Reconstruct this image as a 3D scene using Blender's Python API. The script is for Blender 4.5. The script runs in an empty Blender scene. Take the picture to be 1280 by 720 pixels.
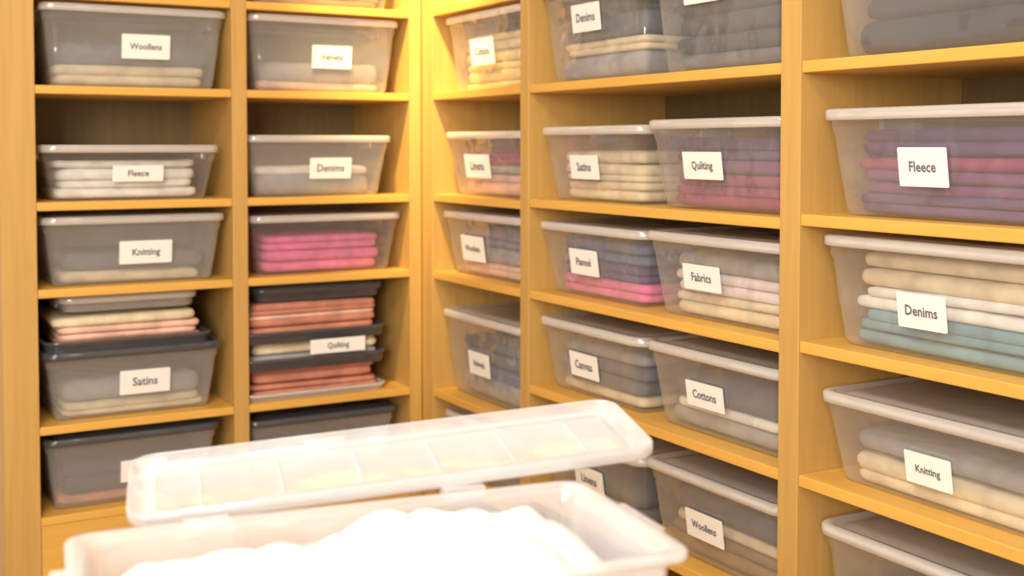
import bpy, math, random
from mathutils import Vector, Matrix, noise
random.seed(7)
scene = bpy.context.scene
COL = scene.collection
CZ = 1.2

# ---------------------------------------------------------------- materials
def new_mat(name):
    m = bpy.data.materials.new(name); m.use_nodes = True
    nt = m.node_tree
    for n in list(nt.nodes): nt.nodes.remove(n)
    out = nt.nodes.new('ShaderNodeOutputMaterial')
    return m, nt, out

def wood(name, c1, c2, axis='Z', rough=0.45):
    m, nt, out = new_mat(name)
    b = nt.nodes.new('ShaderNodeBsdfPrincipled')
    tc = nt.nodes.new('ShaderNodeTexCoord'); mp = nt.nodes.new('ShaderNodeMapping')
    s = {'X': (1.5, 30, 30), 'Y': (30, 1.5, 30), 'Z': (30, 30, 1.5)}[axis]
    mp.inputs['Scale'].default_value = s
    nz = nt.nodes.new('ShaderNodeTexNoise'); nz.inputs['Scale'].default_value = 2.0
    nz.inputs['Detail'].default_value = 5; nz.inputs['Distortion'].default_value = 0.6
    cr = nt.nodes.new('ShaderNodeValToRGB')
    cr.color_ramp.elements[0].position = 0.3; cr.color_ramp.elements[0].color = (*c1, 1)
    cr.color_ramp.elements[1].position = 0.7; cr.color_ramp.elements[1].color = (*c2, 1)
    bp = nt.nodes.new('ShaderNodeBump'); bp.inputs['Strength'].default_value = 0.08
    L = nt.links.new
    L(tc.outputs['Object'], mp.inputs['Vector']); L(mp.outputs[0], nz.inputs['Vector'])
    L(nz.outputs['Fac'], cr.inputs[0]); L(cr.outputs[0], b.inputs['Base Color'])
    L(nz.outputs['Fac'], bp.inputs['Height']); L(bp.outputs[0], b.inputs['Normal'])
    b.inputs['Roughness'].default_value = rough
    L(b.outputs[0], out.inputs[0])
    return m

def fabric(name, c, var=0.2):
    m, nt, out = new_mat(name)
    b = nt.nodes.new('ShaderNodeBsdfPrincipled'); b.inputs['Roughness'].default_value = 0.9
    tc = nt.nodes.new('ShaderNodeTexCoord')
    nz = nt.nodes.new('ShaderNodeTexNoise'); nz.inputs['Scale'].default_value = 22
    cr = nt.nodes.new('ShaderNodeValToRGB')
    cr.color_ramp.elements[0].position = 0.3; cr.color_ramp.elements[1].position = 0.7
    cr.color_ramp.elements[0].color = (*[x*(1-var) for x in c], 1)
    cr.color_ramp.elements[1].color = (*[min(1, x*(1+var)) for x in c], 1)
    bp = nt.nodes.new('ShaderNodeBump'); bp.inputs['Strength'].default_value = 0.25
    L = nt.links.new
    L(tc.outputs['Object'], nz.inputs['Vector']); L(nz.outputs['Fac'], cr.inputs[0])
    L(cr.outputs[0], b.inputs['Base Color']); L(nz.outputs['Fac'], bp.inputs['Height'])
    L(bp.outputs[0], b.inputs['Normal']); L(b.outputs[0], out.inputs[0])
    return m

def plastic(name, c, tint, haze, gloss, rough=0.10, edge=0.25, bump=.5):
    """thin clear plastic: transparent + faint diffuse haze + fresnel-like gloss"""
    m, nt, out = new_mat(name)
    N = nt.nodes.new
    d = N('ShaderNodeBsdfDiffuse'); d.inputs[0].default_value = (*c, 1)
    t = N('ShaderNodeBsdfTransparent'); t.inputs[0].default_value = (*tint, 1)
    g = N('ShaderNodeBsdfGlossy'); g.inputs['Roughness'].default_value = rough
    g.inputs[0].default_value = (1, 1, 1, 1)
    lw = N('ShaderNodeLayerWeight'); lw.inputs[0].default_value = 0.35
    tc = N('ShaderNodeTexCoord')
    nz = N('ShaderNodeTexNoise'); nz.inputs['Scale'].default_value = 9
    bp = N('ShaderNodeBump'); bp.inputs['Strength'].default_value = bump; bp.inputs['Distance'].default_value = .03
    ma = N('ShaderNodeMath'); ma.operation = 'MULTIPLY_ADD'
    ma.inputs[1].default_value = edge; ma.inputs[2].default_value = haze; ma.use_clamp = True
    pw = N('ShaderNodeMath'); pw.operation = 'POWER'; pw.inputs[1].default_value = 2.5
    mg = N('ShaderNodeMath'); mg.operation = 'MULTIPLY_ADD'; mg.use_clamp = True
    mg.inputs[1].default_value = .7; mg.inputs[2].default_value = gloss
    mx = N('ShaderNodeMixShader'); m2 = N('ShaderNodeMixShader')
    L = nt.links.new
    L(tc.outputs['Object'], nz.inputs['Vector']); L(nz.outputs['Fac'], bp.inputs['Height'])
    L(bp.outputs[0], g.inputs['Normal'])
    L(lw.outputs['Facing'], ma.inputs[0]); L(ma.outputs[0], mx.inputs[0])
    L(lw.outputs['Facing'], pw.inputs[0]); L(pw.outputs[0], mg.inputs[0])
    L(t.outputs[0], mx.inputs[1]); L(d.outputs[0], mx.inputs[2])
    L(mg.outputs[0], m2.inputs[0]); L(mx.outputs[0], m2.inputs[1]); L(g.outputs[0], m2.inputs[2])
    L(m2.outputs[0], out.inputs[0])
    return m

def flat(name, c, rough=0.6):
    m, nt, out = new_mat(name)
    b = nt.nodes.new('ShaderNodeBsdfPrincipled'); b.inputs['Roughness'].default_value = rough
    tc = nt.nodes.new('ShaderNodeTexCoord')
    nz = nt.nodes.new('ShaderNodeTexNoise'); nz.inputs['Scale'].default_value = 40
    cr = nt.nodes.new('ShaderNodeValToRGB')
    cr.color_ramp.elements[0].color = (*[x*0.96 for x in c], 1)
    cr.color_ramp.elements[1].color = (*c, 1)
    L = nt.links.new
    L(tc.outputs['Object'], nz.inputs['Vector']); L(nz.outputs['Fac'], cr.inputs[0])
    L(cr.outputs[0], b.inputs['Base Color']); L(b.outputs[0], out.inputs[0])
    return m

W1, W2 = (0.72, 0.40, 0.08), (0.82, 0.48, 0.105)
M_post = wood('honey_wood_post', (0.55, 0.33, 0.095), (0.63, 0.39, 0.12), 'Z')
M_shX = wood('honey_wood_shelf_x', W1, W2, 'X')
M_shY = wood('honey_wood_shelf_y', W1, W2, 'Y')
M_back = wood('wood_backing', (0.20, 0.14, 0.06), (0.25, 0.175, 0.08), 'Z', 0.6)
M_table = wood('table_wood', (0.5, 0.3, 0.12), (0.6, 0.38, 0.16), 'X')
M_floor = wood('floor_wood', (0.42, 0.24, 0.10), (0.5, 0.30, 0.13), 'Y')
M_wall = flat('wall_paint', (0.78, 0.70, 0.56), 0.8)
M_ceil = flat('ceiling_paint', (0.85, 0.82, 0.76), 0.8)
P_clear = plastic('clear_plastic', (0.88, 0.88, 0.89), (0.96, 0.96, 0.97), 0.065, 0.07, edge=.28)
P_lid = plastic('clear_plastic_lid', (0.92, 0.92, 0.93), (0.94, 0.94, 0.95), 0.28, 0.13, .12, .40)
P_rim_highlight = plastic('plastic_rim_highlight', (0.93, 0.93, 0.94), (0.95, 0.95, 0.96), 0.42, 0.16, .12, .40)  # whiter, more opaque plastic: rim highlights put into the colour
P_frost = plastic('frosted_plastic', (0.88, 0.88, 0.88), (0.90, 0.91, 0.93), 0.20, 0.08, .16, .28)
P_dark = plastic('smoke_plastic', (0.10, 0.11, 0.13), (0.6, 0.62, 0.66), 0.62, 0.07, .2)
P_white = plastic('milky_plastic', (0.92, 0.94, 0.99), (0.96, 0.96, 0.98), 0.26, 0.10, .14, .45, .6)
M_label = flat('label_paper', (0.97, 0.96, 0.95), 0.7)
M_ink = flat('label_ink', (0.14, 0.14, 0.17), 0.7)
FB = {k: fabric('fabric_'+k, v) for k, v in {
    'cream': (0.80, 0.69, 0.48), 'white': (0.90, 0.87, 0.82), 'pink': (0.82, 0.20, 0.42),
    'rust': (0.60, 0.25, 0.17), 'purple': (0.18, 0.05, 0.18), 'violet': (0.11, 0.06, 0.20),
    'maroon': (0.30, 0.035, 0.14), 'navy': (0.018, 0.024, 0.052), 'grey': (0.13, 0.145, 0.18),
    'dgrey': (0.04, 0.05, 0.08), 'teal': (0.18, 0.34, 0.41), 'yellow': (0.88, 0.68, 0.30),
    'blush': (0.84, 0.54, 0.44), 'blue': (0.14, 0.18, 0.32), 'lgrey': (0.36, 0.36, 0.38),
    'palepink': (0.90, 0.74, 0.76), 'bright': (0.93, 0.95, 0.99), 'brown': (0.30, 0.19, 0.11)}.items()}

# ---------------------------------------------------------------- mesh helpers
def obj(name, verts, faces, mats, fm=None, parent=None, loc=(0, 0, 0), rz=0, smooth=False):
    me = bpy.data.meshes.new(name); me.from_pydata(verts, [], faces)
    for m in mats: me.materials.append(m)
    if fm:
        for p, i in zip(me.polygons, fm): p.material_index = i
    if smooth:
        for p in me.polygons: p.use_smooth = True
    me.update()
    o = bpy.data.objects.new(name, me); COL.objects.link(o)
    o.location = loc; o.rotation_euler = (0, 0, rz)
    if parent: o.parent = parent
    return o

def empty(name, loc=(0, 0, 0), rz=0):
    o = bpy.data.objects.new(name, None); COL.objects.link(o)
    o.location = loc; o.rotation_euler = (0, 0, rz); o.empty_display_size = 0.05
    return o

def box(name, x0, x1, y0, y1, z0, z1, mat, parent=None, bev=0.0015):
    cx, cy, cz = (x0+x1)/2, (y0+y1)/2, (z0+z1)/2
    a, b, c = (x1-x0)/2, (y1-y0)/2, (z1-z0)/2
    v = [(sx*a, sy*b, sz*c) for sz in (-1, 1) for sy in (-1, 1) for sx in (-1, 1)]
    f = [(0, 2, 3, 1), (4, 5, 7, 6), (0, 1, 5, 4), (2, 6, 7, 3), (0, 4, 6, 2), (1, 3, 7, 5)]
    o = obj(name, v, f, [mat], parent=parent, loc=(cx, cy, cz))
    if bev:
        md = o.modifiers.new('bev', 'BEVEL'); md.width = bev; md.segments = 2
    return o

def ring(w, d, ins, z, r, y0=0.0, n=5):
    hw = w/2-ins; a = y0+ins; b = y0+d-ins
    r = max(0.002, min(r-ins*0.5, hw*0.9, (b-a)*0.45))
    pts = []
    for cx, cy, st in ((hw-r, b-r, 0), (-hw+r, b-r, 90), (-hw+r, a+r, 180), (hw-r, a+r, 270)):
        for i in range(n+1):
            t = math.radians(st+90*i/n)
            pts.append((cx+r*math.cos(t), cy+r*math.sin(t), z))
    return pts

def loft(rings, cap0=False, cap1=False):
    v = []; f = []
    n = len(rings[0])
    for r in rings: v += r
    for k in range(len(rings)-1):
        for i in range(n):
            j = (i+1) % n
            f.append((k*n+i, k*n+j, (k+1)*n+j, (k+1)*n+i))
    if cap0: f.append(tuple(reversed(range(n))))
    if cap1: f.append(tuple(range((len(rings)-1)*n, len(rings)*n)))
    return v, f

def fabric_stack(parent, w, d, y0, z0, layers, name='folded_fabric', jit=0.009, inset=0.0, maxh=0.020):
    V = []; F = []; FM = []; mats = []
    z = z0
    for key, H in layers:
        mh = .034 if key in ('grey', 'lgrey', 'dgrey', 'navy') else maxh
        k = max(1, round(H/mh))
        ws = [random.uniform(.6, 1.4) for _ in range(k)]; sw = sum(ws)
        m = FB[key]
        if m not in mats: mats.append(m)
        mi = mats.index(m)
        for q in range(k):
            h = H*ws[q]/sw
            ww = w-random.uniform(0, jit*2.5); dd = d-random.uniform(0, jit*2)
            ox = random.uniform(-jit, jit)*0.8; sd = random.random()*50
            rs = []
            prof = [(0.02, 0.0), (0.004, 0.12), (0.0, 0.35), (0.0, 0.65), (0.004, 0.88), (0.02, 1.0)]
            for ins, t in prof:
                rs.append(ring(ww, dd, ins*min(1, h/0.03)+0.001, z+t*h, 0.022, y0+random.uniform(0, 0.001), 4))
            rs.append(ring(ww, dd, 0.05 if min(ww, dd) > 0.13 else 0.03, z+h, 0.02, y0, 4))
            v, f = loft(rs, True, True)
            nv = []
            for (x, y, zz) in v:
                nn = noise.noise(Vector((x*14+sd, y*14, zz*20)))
                n2 = noise.noise(Vector((x*9, y*9+sd, 3.0)))
                nv.append((x+ox+nn*0.004, y+abs(nn)*0.004, zz+n2*0.006*(0.0 if zz <= z0+1e-5 else 1)))
            b = len(V); V += nv
            F += [tuple(i+b for i in ff) for ff in f]; FM += [mi]*len(f)
            z += h*0.96
    return obj(name, V, F, mats, FM, parent=parent, smooth=True)

WORDS = ['Cottons', 'Linens', 'Woollens', 'Velvets', 'Fleece', 'Denims', 'Knitting', 'Satins', 'Quilting', 'Flannel', 'Fabrics', 'Canvas']
_txt = {}
def text_mesh(word):
    if word in _txt: return _txt[word]
    cu = bpy.data.curves.new('t', 'FONT'); cu.body = word; cu.align_x = 'CENTER'; cu.align_y = 'CENTER'
    cu.size = 1.0; cu.offset = 0.02; cu.resolution_u = 2
    o = bpy.data.objects.new('t', cu); COL.objects.link(o)
    bpy.context.view_layer.update()
    me = bpy.data.meshes.new_from_object(o.evaluated_get(bpy.context.evaluated_depsgraph_get()))
    bpy.data.objects.remove(o)
    me.materials.clear(); me.materials.append(M_ink)
    _txt[word] = me
    return me
_wi = [0]
def label(parent, lx, lz, lw, lh, yoff, tilt):
    e_rot = (math.pi/2-tilt, 0, 0)
    v, f = loft([ring(lw, lh, 0, -0.0, 0.002, -lh/2, 2), ring(lw, lh, 0, 0.0012, 0.002, -lh/2, 2)], True, True)
    o = obj('label', v, f, [M_label], parent=parent); o.location = (lx, yoff-0.0012, lz); o.rotation_euler = e_rot
    w = WORDS[_wi[0] % len(WORDS)]; _wi[0] += 1
    t = bpy.data.objects.new('label_text', text_mesh(w)); COL.objects.link(t); t.parent = o
    s = lw*0.70/max(3.2, 0.52*len(w)); s = min(s, lh*0.5)
    t.scale = (s, s*1.1, 1); t.location = (0, 0, 0.0022)

def bin_(cx, w, d, h, z, side, layers, lab=True, lidm=None, tub=None, lid=True, off=0.015,
         lw=0.10, lh=0.05, lx=0.0, lzf=0.45, name='storage_bin', yaw=0.0, taper=0.02):
    tub = tub or P_clear; lidm = lidm or P_lid
    if side == 'B': e = empty(name, (cx, 2.70+off, z), yaw)
    else: e = empty(name, (1.282+off, cx, z), -math.pi/2+yaw)
    R = 0.03
    th = h-0.004
    fl = 0.006
    rimm = P_dark if (tub is P_dark or lidm is P_dark) else P_rim_highlight
    prof = [(taper+0.012+fl, 0.0), (taper+0.004+fl, 0.002), (taper+fl, 0.010), (taper*0.55+fl, th*0.45), (fl+0.004, th-0.032),
            (fl+0.001, th-0.028), (fl, th-0.012), (0.002, th-0.010), (0.002, th-0.004), (fl+0.001, th-0.003), (fl+0.003, th-0.012)]
    n = len(ring(w, d, 0, 0, R))
    v, f = loft([ring(w, d, i, zz, R) for i, zz in prof], True, False)
    fm = [1 if (i//n) >= 6 and i < n*(len(prof)-1) else 0 for i in range(len(f))]
    obj('tub', v, f, [tub, rimm], fm, parent=e, smooth=True)
    if lid:
        prof = [(0.001, th-0.013), (-0.001, th-0.012), (-0.001, th+0.001), (0.003, th+0.004), (0.012, th+0.004), (0.015, th-0.001),
                (0.028, th-0.001), (0.034, th+0.003), (0.05, th+0.004)]
        v, f = loft([ring(w, d, i, zz, R) for i, zz in prof], False, True)
        fm = [1 if i < n*4 else 0 for i in range(len(f))]
        obj('lid', v, f, [lidm, rimm], fm, parent=e, smooth=True)
        for s in (-1, 1):
            box('latch', s*(w/2-0.006)-0.005, s*(w/2-0.006)+0.005, d/2-0.035, d/2+0.035, th-0.03, th+0.001, lidm, parent=e, bev=0.002)
    if layers:
        tot = sum(l[1] for l in layers); mx = th-0.022
        sc = min(1, mx/tot) if tot else 1
        fabric_stack(e, w-2*taper-0.034, d-2*taper-0.03, taper+0.016, 0.004, [(k, hh*sc) for k, hh in layers])
    if lab:
        lz = th*lzf
        yo = fl+taper*(1-lz/th)-0.001
        label(e, lx, lz, lw, lh, yo-0.0015, math.atan(taper/th)*-1)
    return e

# ---------------------------------------------------------------- shelving
ZTOP = 2.2
S = {0: .322, 1: .119, 2: -.130, 3: -.316, 4: -.610, 5: -.805}
T = 0.018
back = empty('corner_shelving_unit')
yF, yB = 2.70, 3.06
for n, (a, b) in {'post_left': (.313, .383), 'post_mid': (.805, .840), 'post_right': (1.250, 1.2815)}.items():
    box(n, a, b, yF, yB, 0.0, ZTOP, M_post, back)
box('back_panel', .313, 1.2815, yB+.0005, yB+.008, 0.0, ZTOP, M_back, back, 0)
for (a, b) in ((.3835, .8045), (.8405, 1.2495)):
    for k, s in list(S.items())+[(6, .60), (7, .85)]:
        zc = CZ+s
        box('shelf', a, b, yF+.002, yB, zc-T/2, zc+T/2, M_shX, back)
    box('top_board', a, b, yF, yB, ZTOP-T, ZTOP, M_shX, back)
    box('base_panel', a, b, yF+.004, yF+.022, 0.0, CZ+S[5]-T/2-.0005, M_shX, back)

right = empty('wall_shelving_unit')
xF, xB = 1.282, 1.64
for n, (a, b) in {'post_far': (2.64, 2.6995), 'post_mid': (2.178, 2.213), 'post_near': (1.366, 1.410), 'post_end': (.55, .59)}.items():
    box(n, xF, xB, a, b, 0.0, ZTOP, M_post, right)
box('back_panel', xB+.0005, xB+.008, .55, 2.6995, 0.0, ZTOP, M_back, right, 0)
BAY = {1: (2.2135, 2.6395, {0: .322, 1: .119, 2: -.127, 3: -.316, 4: -.606, 5: -.80, 6: .60, 7: .85}),
       2: (1.4105, 2.1775, {0: .345, 1: .119, 2: -.121, 3: -.314, 4: -.515, 5: -.742, 6: .60, 7: .85, 8: -.95}),
       3: (.5905, 1.3655, {0: .345, 1: .119, 2: -.113, 3: -.307, 4: -.513, 5: -.75, 6: .60, 7: .85, 8: -.95})}
for k, (a, b, ss) in BAY.items():
    for q, s in ss.items():
        zc = CZ+s
        box('shelf', xF+.002, xB, a, b, zc-T/2, zc+T/2, M_shY, right)
    box('top_board', xF, xB, a, b, ZTOP-T, ZTOP, M_shY, right)
    box('kick_board', xF+.02, xF+.038, a, b, 0.0, 0.10, M_shY, right)
def zb(s): return CZ+s+T/2+.0005

# ---------------------------------------------------------------- bins: back unit
B1, B2 = .595, 1.043
D = .325
bin_(B1, .39, D, .17, zb(S[0]), 'B', [('cream', .05)])
bin_(B2, .38, D, .17, zb(S[0]), 'B', [('brown', .03), ('grey', .06)], lzf=.6)
bin_(B1+.005, .405, D, .178, zb(S[1]), 'B', [('cream', .045), ('grey', .05)], tub=P_frost, lx=.02, lzf=.52, lw=.105, lh=.054)
bin_(B2, .385, D, .178, zb(S[1]), 'B', [('blush', .02), ('lgrey', .05)], tub=P_frost, lx=.015, lzf=.48, lw=.10, lh=.054)
bin_(B1-.005, .385, D, .122, zb(S[2]), 'B', [('white', .085)], lx=.01, lzf=.5, lw=.11, lh=.036)
bin_(B2-.015, .37, D, .145, zb(S[2]), 'B', [('lgrey', .05), ('white', .02)], lx=.025, lzf=.47, lw=.105, lh=.05, tub=P_frost)
bin_(B1, .40, D, .152, zb(S[3]), 'B', [('cream', .025), ('grey', .04)], tub=P_frost, lx=.02, lzf=.47, lw=.115, lh=.052)
bin_(B2+.003, .385, D, .142, zb(S[3]), 'B', [('pink', .09)], lab=False)
bin_(B1-.005, .39, D, .152, zb(S[4]), 'B', [('cream', .03), ('lgrey', .05)], lx=.02, lzf=.5, lw=.11, lh=.055, lidm=P_dark, tub=P_frost)
z4 = zb(S[4])+.1535
bin_(B1-.015, .37, .30, .030, z4, 'B', [], lab=False, lid=False, tub=P_dark, name='fabric_tray', taper=.006)
e = empty('fabric_pile', (B1-.015, 2.73, z4+.004))
fabric_stack(e, .325, .26, .006, 0, [('rust', .018), ('blush', .030), ('cream', .022)])
bin_(B1-.01, .30, .26, .034, z4+.083, 'B', [], lab=False, tub=P_frost, name='shallow_bin', taper=.006, off=.04)
z5 = zb(S[4])
for zz, hh, lay, la in ((0, .024, [('rust', .072)], False), (.082, .022, [('lgrey', .018), ('cream', .038)], False), (.146, .022, [('rust', .04), ('blush', .01), ('rust', .03)], False)):
    bin_(B2-.03, .375, .30, hh, z5+zz, 'B', [], lab=la, lid=False, tub=P_dark if zz else P_frost, name='fabric_tray', taper=.006)
    e = empty('fabric_pile', (B2-.03, 2.73, z5+zz+.004), random.uniform(-.03, .03))
    fabric_stack(e, .33, .26, .008, 0, lay)
bin_(B2-.01, .33, .26, .032, z5+.232, 'B', [], lab=False, tub=P_dark, name='shallow_bin', taper=.006, off=.04)
e = empty('shelf_tag', (B2+.02, 2.712, z5+.120)); label(e, 0, 0, .14, .034, 0, 0)
bin_(B1-.01, .385, D, .160, zb(S[5]), 'B', [('rust', .02), ('dgrey', .08)], tub=P_frost, lidm=P_dark, lx=.02)
bin_(B2-.01, .385, D, .150, zb(S[5]), 'B', [('grey', .06)], tub=P_frost, lidm=P_dark)

# ---------------------------------------------------------------- bins: right unit
C1 = 2.427
def Z(b, r): return zb(BAY[b][2][r])
bin_(C1, .38, D, .17, Z(1, 0), 'R', [('cream', .08)])
bin_(C1-.005, .385, D, .178, Z(1, 1), 'R', [('yellow', .09), ('cream', .04)], lw=.11, lh=.06, lx=-.01, lzf=.5)
bin_(C1, .375, D, .150, Z(1, 2), 'R', [('blush', .05), ('lgrey', .02), ('maroon', .03)], lw=.12, lh=.055, lx=-.03, lzf=.48)
bin_(C1+.003, .40, D, .150, Z(1, 3), 'R', [('blush', .03), ('lgrey', .04), ('blue', .04)], lw=.11, lh=.06, lx=-.05, lzf=.45)
bin_(C1+.003, .40, D, .200, Z(1, 4), 'R', [('lgrey', .05), ('blue', .03), ('grey', .06)], lw=.10, lh=.055, lx=-.02, lzf=.45)
bin_(C1, .39, D, .15, Z(1, 5), 'R', [('grey', .08)])
A, Bq = 1.985, 1.603
bin_(A, .37, D, .192, Z(2, 1), 'R', [('lgrey', .05), ('cream', .03), ('grey', .05)], lw=.10, lh=.055, lx=-.01, lzf=.66)
bin_(Bq, .37, D, .20, Z(2, 1), 'R', [('grey', .03), ('dgrey', .07), ('dgrey', .07)], lw=.10, lh=.05, lx=-.03, lzf=.72)
bin_(A, .36, D, .150, Z(2, 2), 'R', [('cream', .10)], lw=.10, lh=.048, lx=-.02, lzf=.47)
bin_(Bq, .375, D, .158, Z(2, 2), 'R', [('maroon', .06), ('purple', .025), ('violet', .04)], lw=.105, lh=.048, lx=-.03, lzf=.5)
bin_(A, .375, D, .147, Z(2, 3), 'R', [('pink', .038), ('violet', .035), ('blue', .04)], lw=.10, lh=.052, lx=-.02, lzf=.5)
bin_(Bq, .38, D, .150, Z(2, 3), 'R', [('cream', .04), ('palepink', .04), ('lgrey', .03)], lw=.10, lh=.045, lx=-.03, lzf=.52)
bin_(A, .37, D, .148, Z(2, 4), 'R', [('cream', .02), ('grey', .06), ('lgrey', .02)], lw=.10, lh=.05, lx=-.02, lzf=.45)
bin_(Bq, .375, D, .150, Z(2, 4), 'R', [('lgrey', .03), ('white', .018), ('grey', .05)], lw=.10, lh=.045, lx=-.02, lzf=.5)
bin_(A, .37, D, .15, Z(2, 5), 'R', [('grey', .08)])
bin_(Bq, .375, D, .16, Z(2, 5), 'R', [('brown', .05), ('cream', .02), ('grey', .04)], lw=.10, lh=.05, lx=-.02, lzf=.45)
C3 = 1.13
bin_(C3, .43, D, .19, Z(3, 1), 'R', [('navy', .15)], lw=.10, lh=.05, lx=-.01, lzf=.66)
bin_(C3, .43, D, .158, Z(3, 2), 'R', [('violet', .03), ('purple', .035), ('maroon', .02), ('violet', .045)], lw=.085, lh=.055, lx=-.025, lzf=.48)
bin_(C3, .43, D, .165, Z(3, 3), 'R', [('teal', .055), ('white', .035), ('cream', .05)], lw=.085, lh=.05, lx=-.025, lzf=.42)
bin_(C3, .43, D, .135, Z(3, 4), 'R', [('cream', .045), ('lgrey', .03)], lw=.08, lh=.046, lx=-.01, lzf=.42)
bin_(C3, .43, D, .170, Z(3, 5), 'R', [('grey', .08)])
for r in (1, 2, 3, 4, 5):
    bin_(.755, .30, D, .15, Z(3, r), 'R', [(random.choice(['cream', 'violet', 'grey', 'teal']), .09)])

# ---------------------------------------------------------------- work table + open bin
tab = empty('work_table', (.30, .70, 0), math.radians(-8.5))
TZ = CZ-.32-.165
box('table_top', -.62, .33, -.32, .33, TZ-.03, TZ, M_table, tab, .003)
for sx in (-.58, .29):
    for sy in (-.28, .29):
        box('leg', sx-.025, sx+.025, sy-.025, sy+.025, 0, TZ-.0305, M_table, tab, .003)
box('apron_back', -.55, .26, .28, .30, TZ-.10, TZ-.0305, M_table, tab)
box('apron_front', -.55, .26, -.29, -.27, TZ-.10, TZ-.0305, M_table, tab)

ang = math.radians(-8.5)
ob = empty('open_storage_bin', (.4045-.033, 1.021-.218, TZ+.001), ang)
w, d, h = .462, .218, .155
prof = [(.032, 0), (.022, .003), (.018, .012), (.006, h-.018), (.004, h-.010), (-.006, h-.008), (-.008, h-.007), (-.008, h-.002), (-.006, h),
        (.002, h), (.005, h-.002), (.008, h-.018), (.020, .014), (.026, .005), (.034, .004)]
v, f = loft([ring(w, d, i, z, .018, 0, 7) for i, z in prof], True, True)
obj('tub', v, f, [P_white], parent=ob, smooth=True)
for s in (-1, 1):
    box('handle', s*(w/2+.010)-.010, s*(w/2+.010)+.010, d/2-.04, d/2+.04, h-.010, h-.004, P_white, ob, .002)
fs = fabric_stack(ob, .412, .176, .022, .006, [('palepink', .118)], maxh=.026)
def heap(name, cx, cy, w, d, z0, top, mat, sd, rz=0.0, n=44, parent=ob):
    V = []; F = []
    for j in range(n+1):
        for i in range(n+1):
            u = i/n*2-1; q = j/n*2-1
            x = u*w/2; y = q*d/2
            e = max(0, 1-max(abs(u), abs(q))**7)
            nz = noise.noise(Vector((u*1.3+sd, q*1.3, 0)))*.5+noise.noise(Vector((u*2.6+sd, q*2.6, 1)))*.25+abs(noise.noise(Vector((u*2.2+q, q*2+sd, 4))))*.6
            z = z0+e*top*(0.75+.7*nz)
            V.append((x*(1+.05*noise.noise(Vector((u*2, q*2, sd)))), y, z))
    for j in range(n):
        for i in range(n):
            a = j*(n+1)+i; F.append((a, a+1, a+n+2, a+n+1))
    o = obj(name, V, F, [mat], parent=parent, smooth=True)
    o.location = (cx, cy, 0); o.rotation_euler = (0, 0, rz)
    md = o.modifiers.new('sol', 'SOLIDIFY'); md.thickness = .002
    return o
heap('white_cloth', .082, .108, .236, .180, .112, .050, FB['bright'], 3.1, .02)
heap('white_cloth_fold', .05, .085, .22, .14, .132, .030, FB['bright'], 8.3, -.22)
heap('pink_cloth', -.11, .106, .20, .176, .112, .036, FB['palepink'], 5.7, -.02)

# hinged lid lying open behind the rim, underside up
LW, LD = .512, .140
lidp = [(.012, .0), (.003, .001), (.0, .004), (0, .014), (.0015, .015), (.003, .014), (.004, .005), (.010, .0035), (.020, .003), (.0225, .006), (.027, .006), (.030, .003)]
v, f = loft([ring(LW, LD, i, z, .024, 0, 10) for i, z in lidp], True, True)
lo = obj('open_lid', v, f, [P_white], parent=ob, smooth=True)
lo.location = (.068, d+.018, h-.002); lo.rotation_euler = (math.radians(9), math.radians(-3.4), math.radians(-5.5))
for k in range(6):
    x = -.19+k*.076
    box('lid_rib', x-.0008, x+.0008, .032, LD-.032, .0031, .0055, P_white, lo, .0004)
for s in (-.12, .12):
    box('hinge', s-.02, s+.02, d+.004, d+.024, h-.008, h-.003+.006*(s > 0), P_white, ob, .001)

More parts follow.
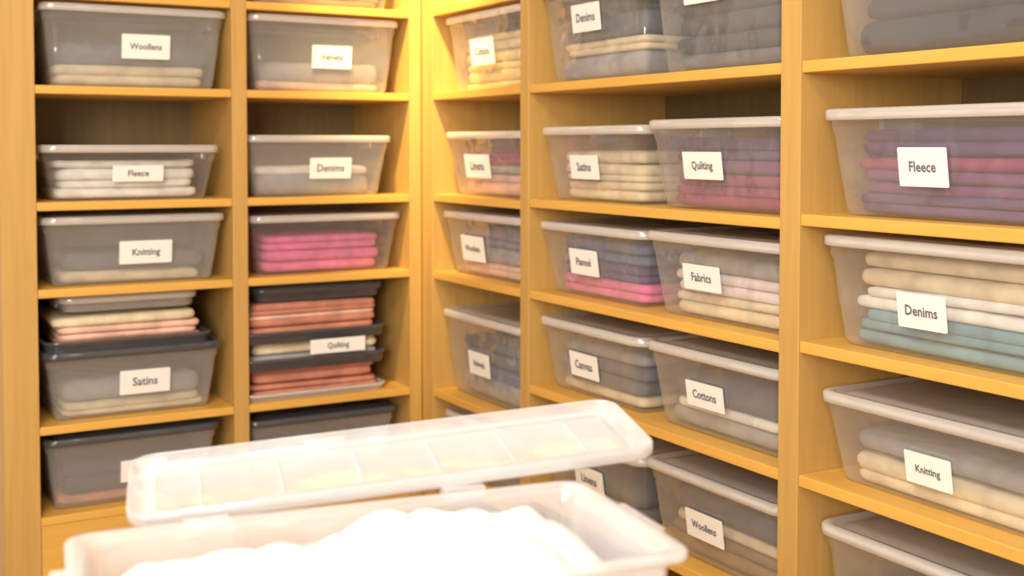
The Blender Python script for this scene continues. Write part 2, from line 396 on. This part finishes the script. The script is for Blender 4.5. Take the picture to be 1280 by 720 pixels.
# ---------------------------------------------------------------- room
box('floor', -2.0, 1.75, -2.0, 3.2, -.05, 0, M_floor, None, 0)
box('ceiling', -2.0, 1.75, -2.0, 3.2, 2.6, 2.65, M_ceil, None, 0)
box('wall_back', -2.0, 1.75, 3.07, 3.2, 0, 2.6, M_wall, None, 0)
box('wall_right', 1.65, 1.75, -2.0, 3.07, 0, 2.6, M_wall, None, 0)
box('wall_left', -2.0, -1.9, -2.0, 3.07, 0, 2.6, M_wall, None, 0)
box('wall_front', -1.9, 1.65, -2.0, -1.9, 0, 2.6, M_wall, None, 0)
box('baseboard_back', -1.9, .312, 3.055, 3.07, 0, .09, M_ceil, None)
box('baseboard_left', -1.9, -1.885, -1.9, 3.055, 0, .09, M_ceil, None)

def area(name, loc, tgt, size, power, col, sy=None):
    l = bpy.data.lights.new(name, 'AREA'); l.energy = power; l.color = col; l.size = size
    if sy: l.shape = 'RECTANGLE'; l.size_y = sy
    o = bpy.data.objects.new(name, l); COL.objects.link(o); o.location = loc
    o.rotation_euler = (Vector(tgt)-Vector(loc)).to_track_quat('-Z', 'Y').to_euler()
    return o
def spot(name, loc, tgt, power, col, deg, blend=.8, r=.06):
    l = bpy.data.lights.new(name, 'SPOT'); l.energy = power; l.color = col
    l.spot_size = math.radians(deg); l.spot_blend = blend; l.shadow_soft_size = r
    o = bpy.data.objects.new(name, l); COL.objects.link(o); o.location = loc
    o.rotation_euler = (Vector(tgt)-Vector(loc)).to_track_quat('-Z', 'Y').to_euler()
    return o
area('ceiling_light', (-.1, .9, 2.55), (.2, 1.3, 0), .8, 36, (1, .94, .83))
area('fill_light', (-1.3, -1.2, 1.7), (.9, 2.2, 1.0), 1.2, 84, (1, .96, .88))  # added soft fill from behind the camera; the room has no window
spot('corner_spot', (.80, 2.15, 2.5), (1.28, 2.64, 1.62), 360, (1, .72, .30), 42, 1.0)

wd = bpy.data.worlds.new('world'); scene.world = wd; wd.use_nodes = True
wd.node_tree.nodes['Background'].inputs[0].default_value = (1, .93, .82, 1)
wd.node_tree.nodes['Background'].inputs[1].default_value = .3

scene.view_settings.view_transform = 'Standard'

cam = bpy.data.cameras.new('camera'); co = bpy.data.objects.new('camera', cam); COL.objects.link(co)
co.location = (0, 0, CZ); co.rotation_euler = (math.radians(90-2.1), 0, math.radians(-29.7))
cam.sensor_width = 36; cam.lens = 1501/1280*36; cam.shift_y = -123/1280; cam.clip_start = .02
cam.dof.use_dof = True; cam.dof.focus_distance = 1.75; cam.dof.aperture_fstop = 4.2
scene.camera = co
